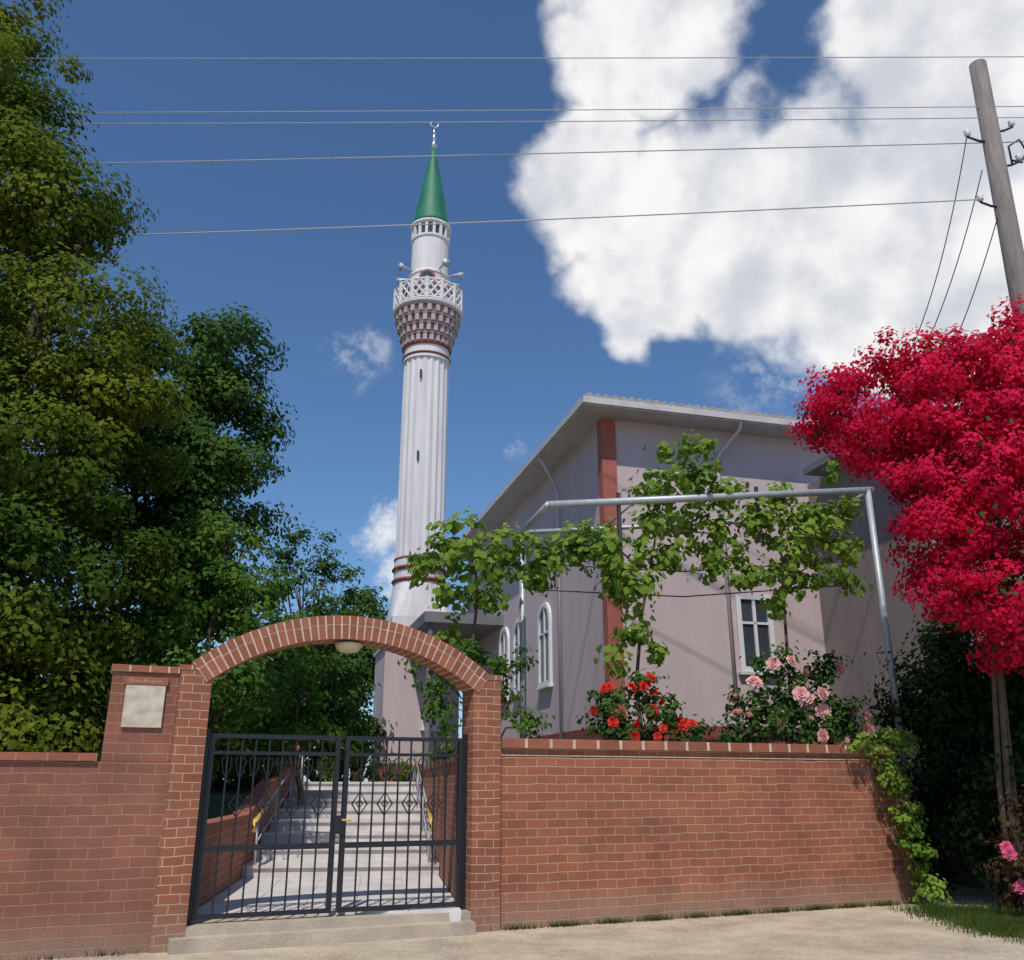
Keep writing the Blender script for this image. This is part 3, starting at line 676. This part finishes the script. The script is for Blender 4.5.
vine((2.1, 14.6, 1.85), [(2.1,14.6,1.8),(1.95,14.5,3.0),(2.1,14.5,4.2),(2.35,14.5,5.3),(2.5,14.5,6.1)],
     [sph(1.75,14.3,4.6,.54), sph(1.6,14.4,5.3,.54), sph(1.9,14.3,3.95,.3), sph(1.1,14.4,5.3,.42), sph(3.05,14.6,6.5,.52), sph(2.45,14.6,6.4,.42), sph(2.3,14.5,5.75,.42), sph(2.3,14.4,5.1,.40),
      sph(3.5,14.7,5.5,.50), sph(3.65,14.7,6.35,.40), sph(4.0,14.7,4.95,.42), sph(2.95,14.7,5.8,.42), sph(4.1,14.7,5.7,.42), sph(2.3,14.4,3.6,.13,1,1.6), sph(1.65,14.2,3.4,.12,1,1.8), sph(3.3,14.6,7.1,.13,1,1.8), sph(2.65,14.6,7.1,.10,1,1.8), sph(3.35,14.6,4.95,.32), sph(3.05,14.6,7.2,.09,1,2.5), sph(2.8,14.6,5.2,.3)],
     'grape vine with broad leaves climbing over pergola', [[(2.1,14.5,5.0),(1.5,14.3,5.5),(.8,14.3,5.6)], [(2.5,14.5,6.1),(3.0,14.6,6.3),(3.8,14.7,6.2)], [(2.2,14.4,4.8),(1.7,14.3,4.6),(1.8,14.2,3.8)], [(2.4,14.5,5.6),(3.3,14.6,5.6),(3.9,14.7,4.9)]])
vine((4.55, 15.2, 1.85), [(4.55,15.2,1.8),(4.6,15.2,3.2),(4.6,15.1,4.5),(4.8,15,5.6),(5.0,15,6.1)],
     [sph(4.9,14.9,5.35,.50), sph(4.65,14.9,4.8,.38), sph(5.5,15.2,6.0,.46), sph(5.1,15.1,5.9,.44), sph(4.5,14.9,5.9,.42), sph(5.75,15.2,5.5,.38), sph(4.65,15,6.4,.28), sph(6.0,15.3,6.3,.28), sph(5.35,15,5.0,.28), sph(5.8,15.1,4.95,.18,1,1.8), sph(5.7,15.1,6.9,.12,1,1.8), sph(4.4,14.9,4.4,.2)],
     'grape vine hanging from far side of pergola', [[(4.8,15,5.6),(5.4,15.1,6.1),(6.0,15.2,6.4)], [(4.7,15,5.0),(4.3,14.9,5.9)], [(4.7,15,4.9),(5.4,15,5.4)]])

def rose_mesh(name, r, m):
    mb = MB()
    for ly, (cnt, rr, tilt, sz) in enumerate(((3,.12,80,.55),(5,.28,62,.7),(6,.45,40,.8),(7,.6,18,.85))):
        for i in range(cnt):
            t = 2*math.pi*(i+.37*ly)/cnt; m_ = Matrix.Rotation(t, 3, 'Z') @ Matrix.Rotation(-R(tilt), 3, 'Y')
            s = sz*r
            pts = [(0,-.25*s,0),(.5*s,-.55*s,.1*s),(.95*s,-.25*s,-.05*s),(1.0*s,.2*s,-.05*s),(.5*s,.55*s,.1*s),(0,.25*s,0)]
            base = Matrix.Rotation(t, 3, 'Z') @ Vector((rr*r*.35, 0, -.12*ly*r))
            mb.add([m_ @ Vector(p)+base for p in pts], [(0,1,4,5),(1,2,3,4)])
    me = bpy.data.meshes.new(name); me.from_pydata(mb.v, [], mb.f); me.materials.append(m); me.update(); return me
def roses(parent, base, lobes, n, me):
    b = Vector(base)
    for i in range(n):
        l = random.choice(lobes); d = Vector((random.gauss(0,1), random.gauss(-.9,.7), random.gauss(.45,.7))).normalized()
        p = Vector(l[:3])+Vector((d.x*l[3], d.y*l[4], d.z*l[5]))*random.uniform(1.0, 1.22)-b
        o = bpy.data.objects.new('blossom', me); COL.objects.link(o); o.parent = parent; o.location = p
        o.rotation_euler = (d.to_track_quat('Z', 'Y')).to_euler(); s = random.uniform(.65, 1.15); o.scale = (s, s, s*.9)
rr = rose_mesh('red_rose', .09, M['rose_red']); rp = rose_mesh('pink_rose', .12, M['rose_pink']); rm = rose_mesh('magenta_rose', .085, M['rose_magenta'])
lb = [(1.45,13,2.65,.36,.3,.36), (2.1,13,2.55,.34,.3,.32), (1.85,13,2.85,.3,.25,.25), (2.45,13.1,2.3,.3,.2,.2), (1.35,13,2.35,.3,.25,.25), (2.0,13,2.25,.5,.25,.2)]
e = plant('rose_bush', (1.9, 13.0, 1.85), lb, M['leaf_rose'], .075, .05, 14, .13, 24, 'rose bush with coral red blossoms growing above brick wall', 'rose bush', .02, 6, inner=.2)
roses(e, (1.9,13,1.85), lb, 22, rr)
lb = [(3.7,14.1,2.7,.45,.35,.42), (4.4,14.2,2.8,.5,.35,.45), (4.1,14.2,3.25,.45,.3,.36), (4.9,14.3,2.6,.45,.3,.4), (3.4,14,2.35,.35,.25,.25), (4.7,14.2,3.25,.35,.3,.3), (4.2,14.1,2.3,.8,.3,.25), (5.2,14.4,2.4,.4,.3,.35)]
e = plant('rose_bush', (4.2, 14.2, 1.85), lb, M['leaf_rose'], .08, .05, 13, .14, 24, 'large rose bush with pale pink blossoms above wall', 'rose bush', .02, 6, inner=.2)
roses(e, (4.2,14.2,1.85), lb, 26, rp)
lb = [(6.15,12.0,.7,.35,.3,.35), (6.6,12.3,1.2,.35,.35,.35), (6.2,11.9,.3,.35,.25,.25)]
e = plant('rose_bush', (6.2, 12.1, 0), lb, M['leaf_maroon'], .07, .045, 11, .15, 22, 'maroon-leaved rose bush with magenta blossoms on street edge', 'rose bush', .02, 6, inner=.2)
roses(e, (6.2,12.1,0), lb, 7, rm)
plant('climbing_ivy', (5.7, 13.8, 0), [(5.05,13.6,2.15,.4,.22,.14), (5.5,13.75,1.75,.28,.2,.4), (5.6,13.7,1.2,.24,.2,.45), (5.7,13.7,.6,.22,.22,.4), (5.8,13.6,.2,.25,.25,.25), (5.75,13.9,2.2,.3,.3,.2)],
      M['leaf_vine'], .062, .05, 20, .10, 28, 'bright green creeper spilling over end of brick wall', 'creeper', .025, 6, inner=.1)
plant('hedge', (7.6, 15.2, 0), [sph(6.6,14.9,1.0,.8), sph(6.6,15.1,2.2,.8), sph(7.8,14.9,1.2,1.1), sph(7.6,15.0,2.8,1.1), sph(9.2,14.6,1.5,1.4), sph(9.2,14.8,3.2,1.5), sph(7.0,15.2,3.2,.8), sph(8.0,15.2,4.0,.9), sph(11.2,14.2,2.2,1.8), sph(6.9,13.5,.9,.6), sph(7.3,13.4,1.9,.75), sph(7.9,13.2,2.9,.7)],  # last three lobes added in front to shade the trunk and pole foot
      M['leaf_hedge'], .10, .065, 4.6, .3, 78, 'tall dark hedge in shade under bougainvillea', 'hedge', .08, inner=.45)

bl = [sph(5.45,12.2,7.0,.95), sph(4.62,12.2,6.7,.46), sph(5.2,12.3,6.4,.42), sph(6.4,12,7.2,.88), sph(7.25,12,7.0,1.05), sph(6.3,12,5.8,.9), sph(7.0,12,5.4,1.1), sph(5.95,12,4.95,.65), sph(6.1,12,4.2,.6),
      sph(6.9,12,4.2,.9), sph(6.6,12,3.5,.5), sph(8.2,12.2,7.2,1.1), sph(8.3,12,5.6,1.3), sph(7.9,12,4.2,1.0), sph(7.5,12.2,7.7,.75), sph(5.85,12.1,6.2,.6), sph(4.9,12.2,7.2,.32), sph(7.3,12,3.5,.6)]
e = thing('bougainvillea', (6.6, 12.8, 0), 'large crimson bougainvillea cascading over the garden edge', 'bougainvillea')
L2 = [(l[0]-6.6, l[1]-12.8, l[2])+tuple(l[3:]) for l in bl]
P_, Q_ = foliage(L2, 5.2, .27, 120, inner=.45, droop=.2, shell=True); NL[0] += len(P_)
leaves('blossom_mass', P_, Q_, .066, .060, M['boug'], e, 4)
P_, Q_ = foliage([(l[0], l[1]+.15, l[2], l[3]*.9, l[4]*.9, l[5]*.9) for l in L2], 1.6, .25, 18, inner=.3)
leaves('foliage', P_, Q_, .08, .055, M['leaf_rose'], e, 4)
mb = MB()
for dx, dy, tp in ((0,0,(.2,-.6,6.5)), (.12,.1,(-.8,-.6,6.8)), (-.08,.06,(1.2,-.6,6.6))):
    mb.tube([(dx,dy,-.1),(dx+.05,dy-.05,1.6),(dx*.5+.1,dy-.3,3.4),(tp[0]*.6,tp[1],5.0),tp], [.045,.04,.035,.03,.02], 8)
mb.make('trunk', M['bark'], e, smooth=True)

def grass(name, regions, n, h, m):
    vs = np.empty((n, 3, 3))
    for i in range(n):
        x0, x1, y0, y1, z0 = regions[i % len(regions)]
        x = rng.uniform(x0, x1); y = rng.uniform(y0, y1); a_ = rng.uniform(0, 6.28); hh = h*rng.uniform(.3, 1.3)
        if rng.uniform() > (x-x0)*1.6: x += .5
        w_ = .006; dx, dy = math.cos(a_)*w_, math.sin(a_)*w_
        vs[i] = [(x-dx, y-dy, z0), (x+dx, y+dy, z0), (x+rng.normal()*hh*.35, y+rng.normal()*hh*.35, z0+hh)]
    k = 2600; vw = np.empty((k, 3, 3))
    for i in range(k):
        s = rng.uniform(-.1, 6.1) if rng.uniform() < .75 else rng.uniform(-12, -4.1)
        s = round(s*1.6)/1.6+rng.normal()*.12 if rng.uniform() < .8 else s
        p = W(s, -.15-abs(rng.normal())*.04); hh = rng.uniform(.02, .09); a_ = rng.uniform(0, 6.28)
        vw[i] = [(p.x-.006*math.cos(a_), p.y-.006*math.sin(a_), 0), (p.x+.006*math.cos(a_), p.y+.006*math.sin(a_), 0), (p.x+rng.normal()*hh*.5, p.y-abs(rng.normal())*hh*.5, hh)]
    vs = np.concatenate([vs, vw]); n += k
    me = bpy.data.meshes.new(name); me.vertices.add(n*3); me.vertices.foreach_set('co', vs.reshape(-1).astype(np.float32))
    me.loops.add(n*3); me.loops.foreach_set('vertex_index', np.arange(n*3, dtype=np.int32)); me.polygons.add(n)
    me.polygons.foreach_set('loop_start', np.arange(0, n*3, 3, dtype=np.int32)); me.polygons.foreach_set('loop_total', np.full(n, 3, dtype=np.int32))
    me.materials.append(m); me.update(calc_edges=True)
    o = bpy.data.objects.new(name, me); COL.objects.link(o); tag(o, 'rough green grass growing at the street edge', 'grass'); o["kind"] = "stuff"; return o
grass('grass', [(5.0, 8, 11.0, 13.4, 0), (5.2, 8, 10.5, 13, 0), (5.3,7,11,12,0)], 26000, .12, M['grass'])

# ---------------------------------------------------------------- world
w = bpy.data.worlds.new('World'); scene.world = w; w.use_nodes = True
nt = w.node_tree; N = nt.nodes; L = nt.links; N.clear()
out = N.new('ShaderNodeOutputWorld'); bg = N.new('ShaderNodeBackground'); L.new(bg.outputs[0], out.inputs[0]); bg.inputs[1].default_value = .145
sky = N.new('ShaderNodeTexSky'); sky.sky_type = 'NISHITA'; sky.sun_disc = False
to_sun = Vector((-.07, -.55, .83)).normalized()
sky.sun_elevation = math.asin(to_sun.z); sky.sun_rotation = math.atan2(to_sun.x, to_sun.y)
sky.air_density = 1.0; sky.dust_density = .4; sky.ozone_density = 2.5
tint = N.new('ShaderNodeMix'); tint.data_type = 'RGBA'; tint.blend_type = 'MULTIPLY'; tint.inputs[0].default_value = 1
tint.inputs[7].default_value = (.52, .67, .80, 1); L.new(sky.outputs[0], tint.inputs[6])
tc = N.new('ShaderNodeTexCoord')
def vm(op, a=None, b=None):
    n = N.new('ShaderNodeVectorMath'); n.operation = op
    for i, x in enumerate((a, b)):
        if x is None: continue
        if isinstance(x, tuple): n.inputs[i].default_value = x
        else: L.new(x, n.inputs[i])
    return n
def ma(op, a=None, b=None, c=None, clamp=False):
    n = N.new('ShaderNodeMath'); n.operation = op; n.use_clamp = clamp
    for i, x in enumerate((a, b, c)):
        if x is None: continue
        if isinstance(x, (int, float)): n.inputs[i].default_value = x
        else: L.new(x, n.inputs[i])
    return n.outputs[0]
dirv = tc.outputs['Generated']
def noise(scale, detail, rough, vec, off=0):
    n = N.new('ShaderNodeTexNoise'); n.inputs['Scale'].default_value = scale; n.inputs['Detail'].default_value = detail; n.inputs['Roughness'].default_value = rough
    if off: L.new(vm('ADD', vec, (off, off*.7, off*.3)).outputs[0], n.inputs['Vector'])
    else: L.new(vec, n.inputs['Vector'])
    return n
warp = noise(5, 4, .6, dirv)
wv = vm('SCALE', vm('SUBTRACT', warp.outputs['Color'], (.5,.5,.5)).outputs[0]); wv.inputs['Scale'].default_value = .16
dv = vm('ADD', dirv, wv.outputs[0]).outputs[0]
def field(lobes, src):
    cur = None
    for az, el, r_ in lobes:
        az, el = R(az), R(el); c = (math.sin(az)*math.cos(el), math.cos(az)*math.cos(el), math.sin(el))
        d = vm('DISTANCE', src, c).outputs['Value']
        f = ma('SUBTRACT', 1, ma('DIVIDE', d, r_))
        cur = f if cur is None else ma('MAXIMUM', cur, f)
    return cur
BIG = [(9.5,43.6,.09),(5.8,37,.08),(13,33.8,.125),(20.7,34,.105),(29.5,41,.10),(31,33.5,.15),(23.3,29.4,.11),(11.2,29.2,.065),(32,26.5,.13),(11,46.5,.09),(25.5,25.5,.07),(40,36,.16),(18,29.5,.07)]
big = field(BIG, dv)
thin = field([(18.7,25,.10),(-11,26.8,.03),(-12.2,26.2,.03),(0,21.3,.03),(23,21,.09),(-25,14,.06),(48,20,.12)], dv)
puff = field([(-8.2,15.3,.036),(-7.2,12.8,.033)], dirv)
fb = noise(9, 8, .58, dirv, 3.1).outputs[0]
fb2 = noise(20, 7, .7, dirv, 7.7).outputs[0]
v1 = ma('ADD', big, ma('MULTIPLY', ma('SUBTRACT', fb, .5), 1.05))
def mrange(x, a, b, c=0, d=1, smooth=True):
    n = N.new('ShaderNodeMapRange'); n.interpolation_type = 'SMOOTHSTEP' if smooth else 'LINEAR'
    L.new(x, n.inputs[0]); n.inputs[1].default_value = a; n.inputs[2].default_value = b; n.inputs[3].default_value = c; n.inputs[4].default_value = d
    return n.outputs[0]
m1 = mrange(v1, -.07, .30)
m2 = ma('MULTIPLY', mrange(fb2, .46, .68, 0, .34), mrange(thin, -.1, .6))
m3 = mrange(ma('ADD', puff, ma('MULTIPLY', ma('SUBTRACT', fb2, .5), 2.4)), -.05, .8, 0, .8)
mask = ma('MAXIMUM', ma('MAXIMUM', m1, m2), m3)
up = vm('ADD', dirv, (-.012, 0, .03)).outputs[0]
fbu = noise(9, 5, .5, up, 3.1).outputs[0]
fbl = noise(9, 5, .5, dirv, 3.1).outputs[0]
sh = noise(4.2, 5, .55, dirv, 1.7).outputs[0]
relief = ma('MULTIPLY', ma('SUBTRACT', fbu, fbl), .9)
shade = mrange(ma('ADD', ma('ADD', sh, relief), ma('MULTIPLY', v1, .10)), .38, .74)
cc = N.new('ShaderNodeMix'); cc.data_type = 'RGBA'; cc.inputs[6].default_value = (6.6, 6.5, 6.5, 1); cc.inputs[7].default_value = (4.1, 4.3, 4.8, 1); L.new(shade, cc.inputs[0])
fin = N.new('ShaderNodeMix'); fin.data_type = 'RGBA'; L.new(mask, fin.inputs[0]); L.new(tint.outputs[2], fin.inputs[6]); L.new(cc.outputs[2], fin.inputs[7])
L.new(fin.outputs[2], bg.inputs[0])

sd = bpy.data.lights.new('sun', 'SUN'); sd.energy = 3.5; sd.angle = R(.6); sd.color = (1, .93, .82)
so = bpy.data.objects.new('sun', sd); COL.objects.link(so); so.rotation_euler = to_sun.to_track_quat('Z', 'Y').to_euler()

cd = bpy.data.cameras.new('camera'); cd.sensor_width = 36; cd.lens = 900/1024*36; cd.clip_end = 3000; cd.clip_start = .05
co = bpy.data.objects.new('camera', cd); COL.objects.link(co); co.location = (0, 0, 1.6); co.rotation_euler = (R(90+18.7), 0, 0)
scene.camera = co
scene.view_settings.view_transform = 'Standard'; scene.view_settings.look = 'None'; scene.view_settings.exposure = 0
print('LEAVES', NL)
